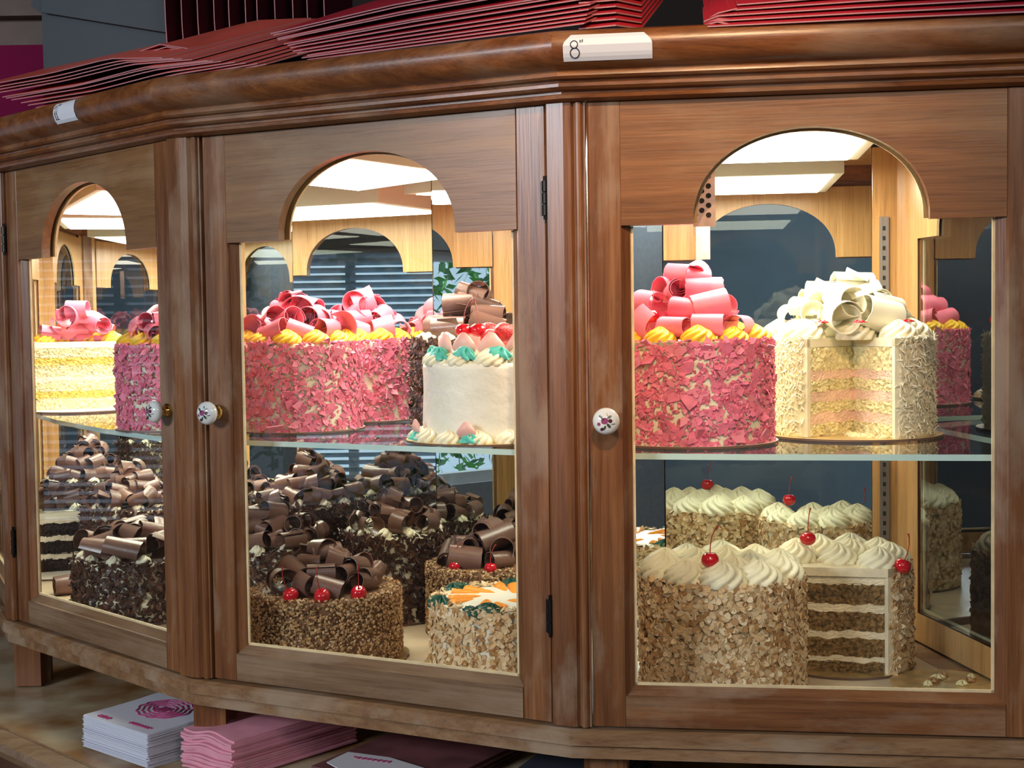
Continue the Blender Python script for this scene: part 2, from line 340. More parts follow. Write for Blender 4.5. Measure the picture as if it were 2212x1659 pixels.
def make_door(L, R, knob=None, hinge=None, label=None, pane='door_glass', rail='wood_rail', panel='wood_panel'):
    W = (R - L).length; M = frame_M(L, R); s = .042; th = .022
    b = MB(); c = .0025
    for (x0, x1) in ((0, s), (W - s, W)):
        b.prism([(x0, th), (x0, c), (x0 + c, 0), (x1 - c * .3, 0), (x1, c * .3), (x1, th)][::-1], ZB + .002, ZT, 0)
    b.box((s, .0006, ZB + .002), (W - s, th, ZB + s), 1)
    # sloped glazing bead
    g = s + .011
    for (xa, xb) in ((s, g), (W - s, W - g)):
        b.add([(xa, .005, ZB + s), (xb, .013, ZB + s + .011), (xb, .013, .1175), (xa, .005, .1175), (xa, .02, ZB + s), (xb, .02, ZB + s + .011), (xb, .02, .1175), (xa, .02, .1175)],
              [(0, 1, 2, 3), (1, 5, 6, 2), (4, 7, 6, 5), (0, 4, 5, 1)], 0)
    b.add([(s, .005, ZB + s), (W - s, .005, ZB + s), (W - g, .013, ZB + s + .011), (g, .013, ZB + s + .011), (g, .02, ZB + s + .011), (W - g, .02, ZB + s + .011)], [(0, 1, 2, 3), (3, 2, 5, 4)], 1)
    d = place('door', b, ['wood_z', rail], M, cab)
    if label: d['label'] = label
    place('header_panel', header(W, .0008, .016, s, W / 2, .144, .1165, .1175, ZT), [panel], M, d)
    place('arch_trim', header(W, .0225, .0265, s + .006, W / 2, .1395, .112, .1195, ZT - .01, (0, 1)), ['wood_inside', 'arch_trim'], M, d)
    b = MB(); b.box((s + .004, .0175, ZB + s + .003), (W - s - .004, .0205, ZT - .02)); place('glass_pane', b, [pane], M, d)
    b = MB(); b.box((0.001, th + .0002, ZB + .003), (s + .004, th + .0016, ZT - .001)); b.box((W - s - .004, th + .0002, ZB + .003), (W - .001, th + .0016, ZT - .001)); b.box((s + .004, th + .0002, ZB + .003), (W - s - .004, th + .0016, ZB + s + .006))
    place('inner_facing', b, ['wood_inside'], M, d)
    b = MB()
    for (xa, xb) in ((g, g + .0035), (W - g - .0035, W - g)): b.box((xa, .0145, ZB + s + .011), (xb, .0172, .117))
    b.box((g, .0145, ZB + s + .011), (W - g, .0172, ZB + s + .0145)); place('glazing_strip', b, ['arch_trim'], M, d)
    if hinge:
        hx = W + .002 if hinge == 'R' else -.002
        for hz in (.155, -.385):
            b = MB()
            for k in range(3): b.tube([(hx, -.004, hz - .022 + k * .0152), (hx, -.004, hz - .0085 + k * .0152)], .0042, 10)
            b.tube([(hx, -.004, hz - .027), (hx, -.004, hz + .028)], .0026, 8)
            b.box((hx - .008, -.0012, hz - .022), (hx + .004, .001, hz + .022)); place('hinge', b, ['dark_metal'], M, d)
    if knob:
        kx, kz = knob; b = MB(); n = 28
        def ring(y, r): return [(kx + r * math.cos(2 * PI * k / n), y, kz + r * math.sin(2 * PI * k / n)) for k in range(n)]
        b.grid([ring(y, r) for y, r in ((0, .0105), (-.002, .0105), (-.003, .008), (-.006, .0065), (-.009, .0075), (-.012, .0068), (-.0145, .0062))], 1, closed_v=True)
        R0 = .0172
        pr = [(-.0145, .0062), (-.0145, .009), (-.017, .0135), (-.020, .0163), (-.0235, R0), (-.027, .0162), (-.030, .0135), (-.0322, .0095), (-.0335, .005), (-.034, .0002)]
        b.grid([ring(y, r) for y, r in pr], 0, closed_v=True)
        def cap(u, v): # point on the domed face
            r2 = min(.95, (u * u + v * v) / R0 ** 2); return (kx + u, -.0235 - .0107 * math.sqrt(1 - r2) - .00025, kz + v)
        def blot(u, v, ru, rv, ang, m, n2=10):
            pts = [cap(u, v)]
            for k in range(n2):
                t = 2 * PI * k / n2; a, c2 = ru * math.cos(t), rv * math.sin(t)
                pts.append(cap(u + a * math.cos(ang) - c2 * math.sin(ang), v + a * math.sin(ang) + c2 * math.cos(ang)))
            b.add(pts, [(0, 1 + (k + 1) % n2, 1 + k) for k in range(n2)], m)
        for args in ((-.001, .001, .0048, .004, .4, 2), (-.003, .003, .002, .0016, 0, 3), (.006, .001, .0026, .0026, 0, 3), (-.0085, -.003, .0022, .0022, 0, 2), (-.0045, -.0095, .0026, .002, .5, 3),
                     (.004, -.005, .0035, .0018, -.9, 4), (.005, .006, .003, .0016, .5, 4), (-.006, .006, .003, .0015, 2.4, 4), (-.001, -.0075, .003, .0013, 1.2, 4), (.002, .009, .0022, .0007, 1.8, 4), (.0095, -.003, .0028, .0005, .2, 4)): blot(*args)
        place('knob', b, ['porcelain', 'brass', 'rose', 'rose_dark', 'leaf_print'], M, d, True, .7)
    return d
def tov(t): return Vector(t)
dirZ = (V[1] - V[0]).normalized()
DOORS = [(V[0] + dirZ * .03, V[1] - dirZ * .03), (tov((-.892, 2.447)), tov((-.505, 2.052))), (tov((-.449, 2.0228)), tov((.0458, 1.7726))), (tov((.0991, 1.7524)), tov((.6474, 1.6761)))]
_d = (VX[1] - VX[0]).normalized(); make_door(VX[0] + _d * .03, VX[1] - _d * .03, label='door beyond the left edge of the picture, seen only in the mirrors')
make_door(*DOORS[0], hinge='L', label='door at the far left end, mostly outside the picture')
make_door(*DOORS[1], knob=(.5535 - .019, -.129), hinge='L', label='left door with its knob on the right stile')
make_door(*DOORS[2], knob=(.018, -.129), hinge='R', label='middle door with its knob on the left stile')
make_door(*DOORS[3], knob=(.022, -.129), hinge='R', label='right door with its knob on the left stile', rail='wood_x', panel='wood_panel_red')
DL, DR = tov((.737, 1.722)), tov((.662, 2.236))
make_door(DL, DR, label='end door with the same arched head, seen from inside', pane='end_glass')
# posts at the corners
def post(pts, name='corner_post', bead=None, mat='wood_z'):
    b = MB(); b.prism(pts, ZB + .001, ZT + .001)
    if bead is not None:
        p, nrm = bead; b.tube([(p[0], p[1], ZB + .001), (p[0], p[1], ZT)], .0055, 12)
    return link(name, b.mesh(name, [mat]), cab, world=True)
for (a, bb, v) in ((VX[1] - _d * .03, DOORS[0][0], V[0]), (DOORS[0][1], DOORS[1][0], V[1]), (DOORS[1][1], DOORS[2][0], V[2]), (DOORS[2][1], DOORS[3][0], V[3])):
    i = VX.index(v); n1 = norm_out(VX[i - 1], v); n2 = norm_out(v, VX[i + 1]); g = .0022
    d1 = (v - a).normalized(); d2 = (bb - v).normalized(); bis = (n1 + n2).normalized()
    a2 = a + d1 * g; b2 = bb - d2 * g; bd = bb - d2 * .0105
    pts = [a2 + n1 * .002, a2 + d1 * .004 + n1 * .007, v - d1 * .001 + bis * .009, bb - d2 * .021 + n2 * .008, bb - d2 * .017 + n2 * .003, b2 + n2 * .002, b2 - n2 * .028, v - bis * .05, a2 - n1 * .028]
    post([(p.x, p.y) for p in pts][::-1], bead=((bd + n2 * .002), n2))
post([(.6497, 1.675), (.745, 1.662), (.752, 1.669), (.741, 1.718), (.71, 1.716), (.652, 1.70)])
post([(.596, 2.268), (.635, 2.262), (.660, 2.238), (.668, 2.24), (.661, 2.31), (.60, 2.31)], 'back_post', mat='wood_inside')
post([tuple(WX[0]), tuple(WX[0] + Vector((.02, .03))), tuple(VX[0] + Vector((.0, .03))), tuple(VX[0])], 'end_board')
# shelf standards (slotted metal strips)
def standard(p, n, z0=-.5, z1=.14):
    n = Vector(n).normalized(); t = Vector((-n.y, n.x)); M = Matrix(((t.x, n.x, 0, p[0]), (t.y, n.y, 0, p[1]), (0, 0, 1, 0), (0, 0, 0, 1)))
    b = MB(); b.box((-.0075, 0, z0), (-.0025, .003, z1)); b.box((.0025, 0, z0), (.0075, .003, z1)); b.box((-.003, .0, z0), (.003, .0018, z1))
    z = z0 + .006
    while z < z1 - .01: b.box((-.0024, .0017, z), (.0024, .0021, z + .007), 1); z += .0162
    place('shelf_standard', b, ['steel', 'slot'], M, cab)
for v, i in ((V[1], 1), (V[2], 2), (V[3], 3)):
    bis = -(norm_out(V[i - 1], v) + norm_out(v, V[i + 1])).normalized(); standard(v + bis * .051, bis)
standard((.6135, 2.264), (-.15, -1), z1=.16)
# mirrors of the back
for i in range(5):
    a, c = WX[i], WX[i + 1]; M = frame_M(a, c); W = (c - a).length
    b = MB(); b.box((.0012, 0, -.522), (W - .0012, .005, .29)); place('mirror', b, ['mirror'], M, cab)
    b = MB(); b.box((0, .006, -.55), (W, .018, .33)); place('back_board', b, ['wood_x'], M, cab)
    b = MB(); b.box((0.004, -.006, -.53), (W - .004, -.0005, -.519)); place('mirror_rail', b, ['shelf_wood_dark'], M, cab)
_a, _c = VX[0], WX[0]; _M = frame_M(_a + Vector((0, -.012)), _c + Vector((0, -.012))); _W = (_c - _a).length
b = MB(); b.box((.05, 0, -.522), (_W - .05, .005, .29)); place('mirror', b, ['mirror'], _M, cab)
for x0, x1 in ((.012, .05), (_W - .05, _W - .004)):
    b = MB(); b.box((x0, -.006, -.529), (x1, .006, .30)); place('mirror_stile', b, ['wood_inside'], _M, cab)
# lamps hung under the top board
def lamp(pts, label):
    b = MB(); c = Vector((sum(p[0] for p in pts) / 4, sum(p[1] for p in pts) / 4))
    out = [c + (Vector(p) - c) * 1.10 for p in pts]
    b.prism([tuple(p) for p in out], .2445, .296); 
    o = link('lamp_housing', b.mesh('lamp_housing', ['lamp_housing']), cab, world=True); o['label'] = label
    b = MB(); b.prism([tuple(p) for p in pts], .2425, .2443); link('diffuser', b.mesh('diffuser', ['diffuser']), o, world=True)
def quad(a, c, n, depth): # a->c front edge, n inward
    n = Vector(n).normalized(); return [a, c, (c[0] + n.x * depth, c[1] + n.y * depth), (a[0] + n.x * depth, a[1] + n.y * depth)]
lamp([(.15, 1.885), (.485, 1.838), (.53, 2.165), (.195, 2.21)], 'glowing lamp panel over the right bay')
lamp([(-.44, 2.31), (-.243, 2.08), (-.082, 2.325), (-.279, 2.555)], 'glowing lamp panel over the middle bay')
lamp([(-.968, 2.99), (-.741, 2.52), (-.47, 2.66), (-.70, 3.13)], 'glowing lamp panel over the left bay')
lamp([(-1.10, 3.46), (-1.02, 3.13), (-.72, 3.20), (-.78, 3.52)], 'glowing lamp panel of the far left bay, seen in the mirrors')  # extra panel added to light the hidden end bay
# perforated copper plate
p0, p1 = at(1497, 400, 1.80), at(1545, 400, 1.80)
b = MB(); b.box((p0.x, 1.80, .118), (p1.x, 1.803, .24)); 
for i in range(3):
    for j in range(5):
        b.tube([(p1.x - .009 - i * .0088, 1.7985, .133 + j * .0125 + (i % 2) * .006), (p1.x - .009 - i * .0088, 1.8002, .133 + j * .0125 + (i % 2) * .006)], .0034, 12, 1)
o = link('vent_plate', b.mesh('vent_plate', ['copper', 'slot']), cab, world=True); o['label'] = 'copper coloured perforated plate'
# legs
for (x, y) in ((-1.12, 3.05), (-.898, 2.52), (-.462, 2.062), (.12, 1.80), (.66, 1.76), (.5, 2.25), (-.2, 2.45)):
    b = MB(); b.box((x - .024, y - .018, -.6605), (x + .024, y + .018, -.567)); b.box((x - .03, y + .018, -.6605), (x + .03, y + .03, -.567)); link('leg', b.mesh('leg', ['wood_z']), cab, world=True)

# glass shelf
sp = [(-1.17, 3.55), (-1.10, 3.03), (-.865, 2.60), (-.70, 2.355), (-.55, 2.165), (-.47, 2.12), (-.30, 2.03), (-.1, 1.925), (.02, 1.865), (.14, 1.802), (.3, 1.766), (.60, 1.716), (.70, 1.712)]
sp2 = [(.655, 2.19), (.60, 2.215)] + [(WB[i].x + dx, WB[i].y + dy) for i, dx, dy in ((3, -.002, -.01), (2, -.004, -.01), (1, -.01, -.01), (0, -.012, -.01))] + [(-.685, 3.60)]
b = MB(); pts = sp + sp2; n = len(pts)
b.add([(x, y, -.185) for x, y in pts] + [(x, y, -.177) for x, y in pts], [tuple(range(n))[::-1], tuple(range(n, 2 * n))] + [(i, (i + 1) % n, n + (i + 1) % n, n + i) for i in range(n)], [0, 0] + [1] * n)
tag(link('glass_shelf', b.mesh('glass_shelf', ['shelf_glass', 'glass_edge'])), 'long clear glass shelf with green edge running through the cabinet at half height', 'shelf')

# ------------------------------------------------------------------ cake pieces (shared meshes)
def curl_mesh(name, mat, R, Wd, turns, taper=.0, seed=0, th=.0011, seg=22):
    r = random.Random(seed); b = MB(); out = []; inn = []
    nw = 3
    for i in range(seg + 1):
        t = i / seg; a = t * turns * 2 * PI; ro, ri = [], []
        rad = R * (1 - .22 * t)
        for j in range(nw + 1):
            u = j / nw - .5; k = 1 + taper * u; jag = (r.uniform(-.03, .03) if j in (0, nw) else 0)
            for (lst, rd) in ((ro, rad * k), (ri, rad * k - th)):
                lst.append((u * Wd * (1 + jag), rd * math.cos(a), rd * math.sin(a)))
        out.append(ro); inn.append(ri)
    b.grid(out); b.grid([row[::-1] for row in inn])
    b.grid([[row[0] for row in inn], [row[0] for row in out]]); b.grid([[row[-1] for row in out], [row[-1] for row in inn]])
    b.grid([out[0][::-1], inn[0][::-1]]); b.grid([inn[-1][::-1], out[-1][::-1]])
    return b.mesh(name, [mat], True, .8)
CURLS = {}
for nm, mat, R, Wd in (('pink', 'pink_curl', .0205, .044), ('choc', 'choc_curl', .0165, .034), ('chocbig', 'choc_curl', .020, .046), ('white', 'white_curl', .024, .05)):
    CURLS[nm] = [curl_mesh('curl', mat, R * s, Wd * q, tn, tp, i) for i, (s, q, tn, tp) in enumerate(((1, 1, 1.15, .15), (.85, 1.05, 1.35, -.2), (1.1, .8, .85, .3), (.75, .9, 1.05, 0), (1.2, .7, .7, -.25), (.95, 1.1, .95, .1)))]
def rosette_mesh(name, mat, R, H, lobes=8, twist=1.5, rings=14, n=80):
    """cream piped through a star nozzle: deep ridges swirling up to a small peak"""
    b = MB(); rows = []
    for i in range(rings + 1):
        t = i / rings; row = []
        rad = R * (1 - t ** 1.7) ** .75 if i < rings else 0; zz = H * (.95 * t ** .62 + .22 * max(0, t - .78) / .22 * .5)
        for k in range(n):
            a = 2 * PI * k / n; lob = abs(math.sin((a - twist * t ** .8) * lobes / 2)) ** .55; dp = .30 * (1 - .45 * t)
            row.append((rad * (1 - dp + dp * lob) * math.cos(a), rad * (1 - dp + dp * lob) * math.sin(a), zz * (.80 + .20 * lob)))
        rows.append(row)
    rows.insert(0, [(x * .9, y * .9, -.002) for x, y, z in rows[0]])
    b.grid(rows, 0, closed_v=True); return b.mesh(name, [mat], True)
ROS = {'yellow': rosette_mesh('rosette', 'yellow_cream', .0235, .021), 'cream': rosette_mesh('rosette', 'cream', .030, .027, 9), 'small': rosette_mesh('rosette', 'cream', .015, .014, 6),
       'blob': rosette_mesh('rosette', 'cream', .019, .020, 5, 1.2), 'shell': rosette_mesh('rosette', 'cream', .021, .018, 9, 1.1)}
def cherry_mesh(stem=True):
    b = MB(); n = 20; rows = []
    for i in range(11):
        t = PI * i / 10; r = .0105 * math.sin(t) * (1 + .06 * math.cos(t)); z = .0095 * (1 - math.cos(t)) - .0
        if i > 8: z -= .0012 * (i - 8)
        rows.append([(r * math.cos(2 * PI * k / n), r * math.sin(2 * PI * k / n), z) for k in range(n)])
    b.grid(rows, 0, closed_v=True)
    if stem: b.tube([(0, 0, .016), (.0005, 0, .026), (.0025, 0, .036), (.007, 0, .045), (.010, 0, .048)], [.0007, .0006, .0006, .0008, .0012], 6, 1)
    return b.mesh('cherry', ['cherry', 'stem'], True, .9)
CH = cherry_mesh(); CH0 = cherry_mesh(False)
def strawberry_mesh():
    b = MB(); n = 18; rows = []
    for i in range(11):
        t = i / 10; r = .0145 * math.sin(PI * min(1, t * .98 + .02)) ** .7 * (1.15 - .6 * t); rows.append([(r * math.cos(2 * PI * k / n), r * math.sin(2 * PI * k / n), .032 * t) for k in range(n)])
    b.grid(rows, 0, closed_v=True); return b.mesh('strawberry', ['strawberry'], True)
SB = strawberry_mesh()
def crumple_mesh(name, mat, R, H, seed, fold=5):
    r = random.Random(seed); b = MB(); n = 36; rows = []; ph = [r.uniform(0, 6.3) for _ in range(4)]
    for i in range(9):
        t = i / 8; row = []
        for k in range(n):
            a = 2 * PI * k / n; q = 1 + .26 * math.sin(fold * a + ph[0] + 3 * t) + .13 * math.sin(2 * fold * a + ph[1] + 5 * t)
            rad = R * math.sin(PI * (.5 + .5 * t)) ** .5 * q if t < 1 else 0
            row.append((rad * math.cos(a), .62 * rad * math.sin(a), H * t * (.8 + .25 * math.sin(fold * a + ph[2]))))
        rows.append(row)
    b.grid(rows, 0, closed_v=True); return b.mesh(name, [mat], True)
TEAL = [crumple_mesh('icing_leaf', 'teal', .017, .014, k) for k in range(3)]; GRN = [crumple_mesh('icing_leaf', 'green', .02, .012, k + 5, 7) for k in range(3)]
def petal_mesh(name, mat, w=.026, h=.024):
    b = MB(); o, i2 = [], []
    for i in range(9):
        t = i / 8; a = (t - .5) * 2.0; ro, ri = [], []
        for j in range(7):
            u = j / 6; wd = math.sin(PI * (.18 + .62 * u)) ; z = h * u * (1 - .35 * abs(2 * t - 1) ** 2)
            x = w * .5 * math.sin(a) * wd * 1.2; y = -w * .35 * math.cos(a) * wd
            ro.append((x, y, z)); ri.append((x * .9, y + .0022, z - .0003))
        o.append(ro); i2.append(ri)
    b.grid(o); b.grid([r[::-1] for r in i2]); b.grid([[r[-1] for r in o], [r[-1] for r in i2]]); b.grid([o[0], i2[0]]); b.grid([i2[-1], o[-1]])
    return b.mesh(name, [mat], True, 1.0)
PET = petal_mesh('icing_petal', 'petal', .036, .03)
def carrot_mesh():
    b = MB(); L = .052; n = 12; rows = []
    for i in range(13):
        t = i / 12; r = (.0085 * (1 - t) ** .55 * min(1, (t + .04) * 9) + .0003) * (1 + .10 * math.sin(26 * t)); rows.append([(L * t, r * 1.25 * math.cos(2 * PI * k / n), max(-.001, r * .8 * math.sin(2 * PI * k / n)) ) for k in range(n)])
    b.grid(rows, 0, closed_v=True); return b.mesh('icing_carrot', ['orange'], True)
CAR = carrot_mesh()
# coats: thousands of small bits pressed into the icing
def arc_ok(a, arc):
    if arc is None: return True
    a0, a1 = arc; a = (a - a0) % 360; return 3 < a < (a1 - a0) - 3
def coat(kind, r, h, N, arc=None, seed=1, top=0, squash=None):
    R = random.Random(seed); b = MB()
    for _ in range(N):
        a = R.uniform(0, 360)
        if not arc_ok(a, arc): continue
        a = math.radians(a); z = R.uniform(0, h)
        if top and R.random() < top: # scatter on the rim
            z = h; rr = r - abs(R.gauss(0, .012)); up = True
        else: rr = r; up = False
        nrm = Vector((math.cos(a), math.sin(a), 0)) if not up else Vector((0, 0, 1))
        tz = Vector((0, 0, 1)) if not up else Vector((math.cos(a), math.sin(a), 0)); tx = tz.cross(nrm)
        th = R.uniform(0, 2 * PI); tilt = R.gauss(0, .42)
        u = (tx * math.cos(th) + tz * math.sin(th)); v = nrm.cross(u); nn = nrm
        u2 = (u * math.cos(tilt) + nn * math.sin(tilt)); n2 = u2.cross(v) * (1 if u2.cross(v).dot(nn) > 0 else -1)
        if z > h * .93 and not up: n2 = (n2 + Vector((0, 0, .4))).normalized()
        c = Vector((rr * math.cos(a), rr * math.sin(a), z)) + nn * R.uniform(0, .0022)
        if kind == 'nut':
            s = R.uniform(.0018, .0036); e = [u2 * s * R.uniform(.8, 1.5), v * s * R.uniform(.6, 1), n2 * s * R.uniform(.6, 1)]
            b.add([c + e[0], c + e[1], c - e[0], c - e[1], c + e[2], c - e[2] * .3], [(0, 1, 4), (1, 2, 4), (2, 3, 4), (3, 0, 4), (1, 0, 5), (2, 1, 5), (3, 2, 5), (0, 3, 5)], R.choice((0, 0, 1, 1, 2)))
            continue
        if kind == 'pink': L = min(.016, R.lognormvariate(-5.75, .58)); Wd = L * R.uniform(.35, .9); t = .0014; k = R.choice((4, 5, 5)); irr = .35; ms = (0, 0, 1)
        elif kind == 'almond': L = R.uniform(.0045, .0082); Wd = L * R.uniform(.5, .68); t = .0009; k = 8; irr = .05; ms = (0, 0, 2, 2, 1)
        elif kind == 'choc': L = R.uniform(.004, .012); Wd = L * R.uniform(.22, .5); t = .0016; k = 4; irr = .35; ms = (0, 0, 0, 1)
        else: L = R.uniform(.005, .011); Wd = .0013; t = .0009; k = 4; irr = .2; ms = (0,)
        pts = []
        for q in range(k):
            aa = 2 * PI * q / k + .4; f = 1 + R.uniform(-irr, irr); pts.append(c + u2 * (L * math.cos(aa) * f) + v * (Wd * math.sin(aa) * f))
        vs = [p + n2 * t for p in pts] + [p - n2 * .0004 for p in pts]
        b.add(vs, [tuple(range(k))] + [(i, k + i, k + (i + 1) % k, (i + 1) % k) for i in range(k)], R.choice(ms))
    mats = {'pink': ['pink_chip', 'pink_chip_light'], 'almond': ['almond', 'almond_brown', 'almond_pale'], 'nut': ['nut', 'nut_light', 'nut_dark'], 'choc': ['choc_flake', 'choc_flake_light'], 'chocl': ['choc_flake_light', 'choc_flake'], 'coco': ['coconut']}[kind if kind != 'chocl' else 'chocl']
    return b.mesh(kind + '_coat', mats)
COATS = {}
def get_coat(kind, r, h, N, arc=None, top=.06):
    key = (kind, round(r, 3), round(h, 3), arc)
    if key not in COATS: COATS[key] = coat(kind, r, h, N, arc, len(COATS) + 1, top)
    return COATS[key]
NAME = {'pink': 'chocolate_chips', 'almond': 'sliced_almonds', 'nut': 'chopped_nuts', 'choc': 'chocolate_shavings', 'coco': 'coconut_shreds'}
COUNT = {'pink': 5600, 'almond': 3900, 'nut': 8500, 'choc': 4300, 'coco': 4600}
def arc_pts(r, arc, n=64, jitter=0, seed=0):
    R = random.Random(seed); a0, a1 = arc or (0, 360)
    k = n if arc is None else max(8, int(n * (a1 - a0) / 360))
    return [((r + R.uniform(-jitter, jitter)) * math.cos(math.radians(a0 + (a1 - a0) * i / k)), (r + 0) * math.sin(math.radians(a0 + (a1 - a0) * i / k))) for i in range(k + (1 if arc else 0))]
def cake(label, pos, r, h, kind, base, board='white_board', br=None, arc=None, centre=True, layers=None, rz=0, name='cake', scallop=.0, smooth=False):
    """arc (deg, seen in the cake's own frame) = what is left of a cut cake"""
    t = thing(name, label, 'cake', pos, rz)
    br = br or r * 1.07; n = 96; b = MB()
    pts = [(br * (1 + scallop * abs(math.cos(24 * 2 * PI * i / n * .5))) * math.cos(2 * PI * i / n), br * (1 + scallop * abs(math.cos(24 * 2 * PI * i / n * .5))) * math.sin(2 * PI * i / n)) for i in range(n)]
    b.prism(pts, 0.0003, .0035, 1, 0); link('cake_board', b.mesh('cake_board', [board, 'board_edge']), t)
    z0 = .0036
    if arc is None:
        R = random.Random(int(r * 1e5)); prof = [(r * .5, z0), (r * .985, z0)] + [(r * (.99 + .01 * math.sin(7 * q)), z0 + h * q) for q in (.05, .2, .4, .6, .8, .92)] + [(r * .985, z0 + h * .975), (r * .955, z0 + h), (r * .5, z0 + h + .001), (.0005, z0 + h + .001)]
        ph = [R.uniform(0, 6) for _ in range(4)]
        b = MB(); b.lathe(prof, 72, 0, fn=lambda a, z: 1 + .006 * math.sin(3 * a + ph[0]) + .004 * math.sin(7 * a + 30 * z + ph[1])); link('icing', b.mesh('icing', [base], True, .9), t)
    else:
        b = MB(); o = arc_pts(r, arc); i2 = arc_pts(r - .007, arc)
        b.prism(o + i2[::-1], z0, z0 + h)
        link('icing', b.mesh('icing', [base]), t)
        b = MB(); pp = o + ([(0, 0)] if centre else []); b.prism(pp, z0 + h - .012, z0 + h + .0005); link('top_icing', b.mesh('top_icing', [base]), t)
        # layers with a rough cut face
        nL = len(layers); tot = sum(q[1] for q in layers); z = z0
        base_pts = arc_pts(r - .0075, arc, 48); ring = [Vector((p[0], p[1])) for p in base_pts]
        ends = [ring[-1]] + ([Vector((0, 0))] if centre else []) + [ring[0]]; cut = []
        for q in range(len(ends) - 1):
            for s_ in range(1, 34): cut.append(ends[q].lerp(ends[q + 1], s_ / 34))
            if q < len(ends) - 2: cut.append(ends[q + 1])
        RR = random.Random(int(r * 1e5) + nL); wav = []
        for q in range(nL + 1):
            f = [RR.uniform(0, 6) for _ in range(3)]; amp = 0 if q in (0, nL) else .0011
            wav.append([amp * (math.sin(k * .31 + f[0]) + .7 * math.sin(k * .83 + f[1]) + RR.uniform(-.9, .9)) for k in range(len(cut))])
        for li, (mat, hh) in enumerate(layers):
            dz = (h - .0125) * hh / tot; b = MB(); rows = []; fill = 'filling' in mat; amp = .0008 if fill else .0024; NL = 7
            for lv in range(NL + 1):
                u = lv / NL; row = [(p.x, p.y, z + dz * u) for p in ring]
                for k, p in enumerate(cut):
                    edge = 0 if not fill else .0012 * math.sin(u * PI)
                    row.append((p.x + RR.uniform(-1, 1) * amp, p.y + RR.uniform(-1, 1) * amp, z + dz * u + wav[li][k] * (1 - u) + wav[li + 1][k] * u))
                rows.append(row)
            b.grid(rows, 0, closed_v=True); m = len(rows[0])
            b.f += [tuple(range(m))[::-1], tuple(NL * m + i for i in range(m))]; b.m += [0, 0]
            link('cream_filling' if 'filling' in mat else 'sponge_layer', b.mesh('layer', [mat]), t); z += dz
    if kind:
        N = int(COUNT[kind] * (h * r) / (.14 * .115)); me = get_coat(kind, r, h, N, arc)
        o = link(NAME[kind], me, t, loc=(0, 0, z0)); o['kind'] = 'stuff'
    return t
def ring(t, me, name, n, rad, z, s=1, a0=0, arc=None, tilt=0, yaw=True, jit=.08):
    R = random.Random(n)
    for i in range(n):
        a = a0 + 360 * i / n
        if arc and not arc_ok(a, (arc[0] + 2, arc[1] - 2)): continue
        ar = math.radians(a); m = me[i % len(me)] if isinstance(me, list) else me
        link(name, m, t, loc=(rad * math.cos(ar), rad * math.sin(ar), z + .0036), rot=(0, tilt, ar + R.uniform(-jit, jit)), scale=s * R.uniform(.93, 1.07))
def pile(t, kind, n, R0, z, hgt, seed, s=1, arc=None, name='chocolate_curl', rmin=0):
    R = random.Random(seed); k = 0; tiers = [(.92, .0, .42), (.62, .36, .30), (.32, .70, .18), (.0, 1.0, .1)]
    cnt = [int(n * q) for q in (.40, .30, .2)]; cnt.append(max(1, n - sum(cnt)))
    for (rf, zf, _), m in zip(tiers, cnt):
        for i in range(m):
            a = 2 * PI * (i + R.uniform(-.25, .25)) / m + zf * 2
            if arc and not arc_ok(math.degrees(a) % 360, arc): continue
            rad = R0 * (rf + R.uniform(-.10, .08)) if rf else R0 * R.uniform(0, .15)
            yaw = a + PI / 2 + R.uniform(-.9, .9); pit = R.uniform(-.35, .35)
            link(name, CURLS[kind][R.randrange(6)], t, loc=(rad * math.cos(a), rad * math.sin(a), z + .0036 + .014 * s + hgt * zf + R.uniform(-.003, .003)), rot=(R.uniform(0, 6.3), pit, yaw), scale=s * R.uniform(.88, 1.12))
SH = -.1768; FL = -.5298
def towards(pos): return math.degrees(math.atan2(-pos[1], -pos[0]))
PL = [('sponge_pale', 1.2), ('sponge_yellow', .8), ('sponge_pale', 1.1), ('filling_cream', .45), ('sponge_pale', 1.1), ('sponge_yellow', .9), ('sponge_pale', 1.0)]
def pink_cake(label, pos, r, arc=None, rz=0, seed=1, hp=.048, n=27):
    t = cake(label, (*pos, SH), r, .14, 'pink', 'cream', 'white_board', r * 1.06, arc, True, PL, rz)
    ring(t, ROS['yellow'], 'rosette', 11, r - .023, .1405, 1, 7, arc)
    pile(t, 'pink', n, r - .030, .146, hp, seed, 1.04, arc)
    return t
# upper shelf
t = pink_cake('tall cake coated in broken pink chips with big pink curls, behind the right door', (.254, 1.952), .115, arc=(-30 + 95, 360 - 30 + 20), seed=4, hp=.070, n=26)
for a in (190, 215): link('cherry', CH, t, loc=(.07 * math.cos(math.radians(a)), .07 * math.sin(math.radians(a)), .17), rot=(0, .2, a))
t = cake('cut white cake covered in coconut shreds with big white curls', (.503, 2.025, SH), .113, .14, 'coco', 'cream', 'gold_board', .127, (towards((.503, 2.025)) + 30, towards((.503, 2.025)) - 34 + 360), True,
         [('sponge_pale', 1), ('filling_pink', .8), ('sponge_pale', .9), ('filling_pink', .8), ('sponge_pale', .9), ('filling_pink', .7), ('sponge_pale', 1.8)])
ar = (towards((.503, 2.025)) + 38, towards((.503, 2.025)) - 42 + 360)
ring(t, ROS['cream'], 'rosette', 10, .082, .14, 1, 18, ar); pile(t, 'white', 15, .062, .155, .045, 9, 1.05, None, 'white_chocolate_curl')
for k, a in enumerate((225, 262, 318)): link('jam_dab', crumple_mesh('jam_dab', 'cherry', .009, .004, k), t, loc=(.085 * math.cos(math.radians(a)), .085 * math.sin(math.radians(a)), .166))
link('rosette', ROS['cream'], t, loc=(-.005, -.035, .143)); 
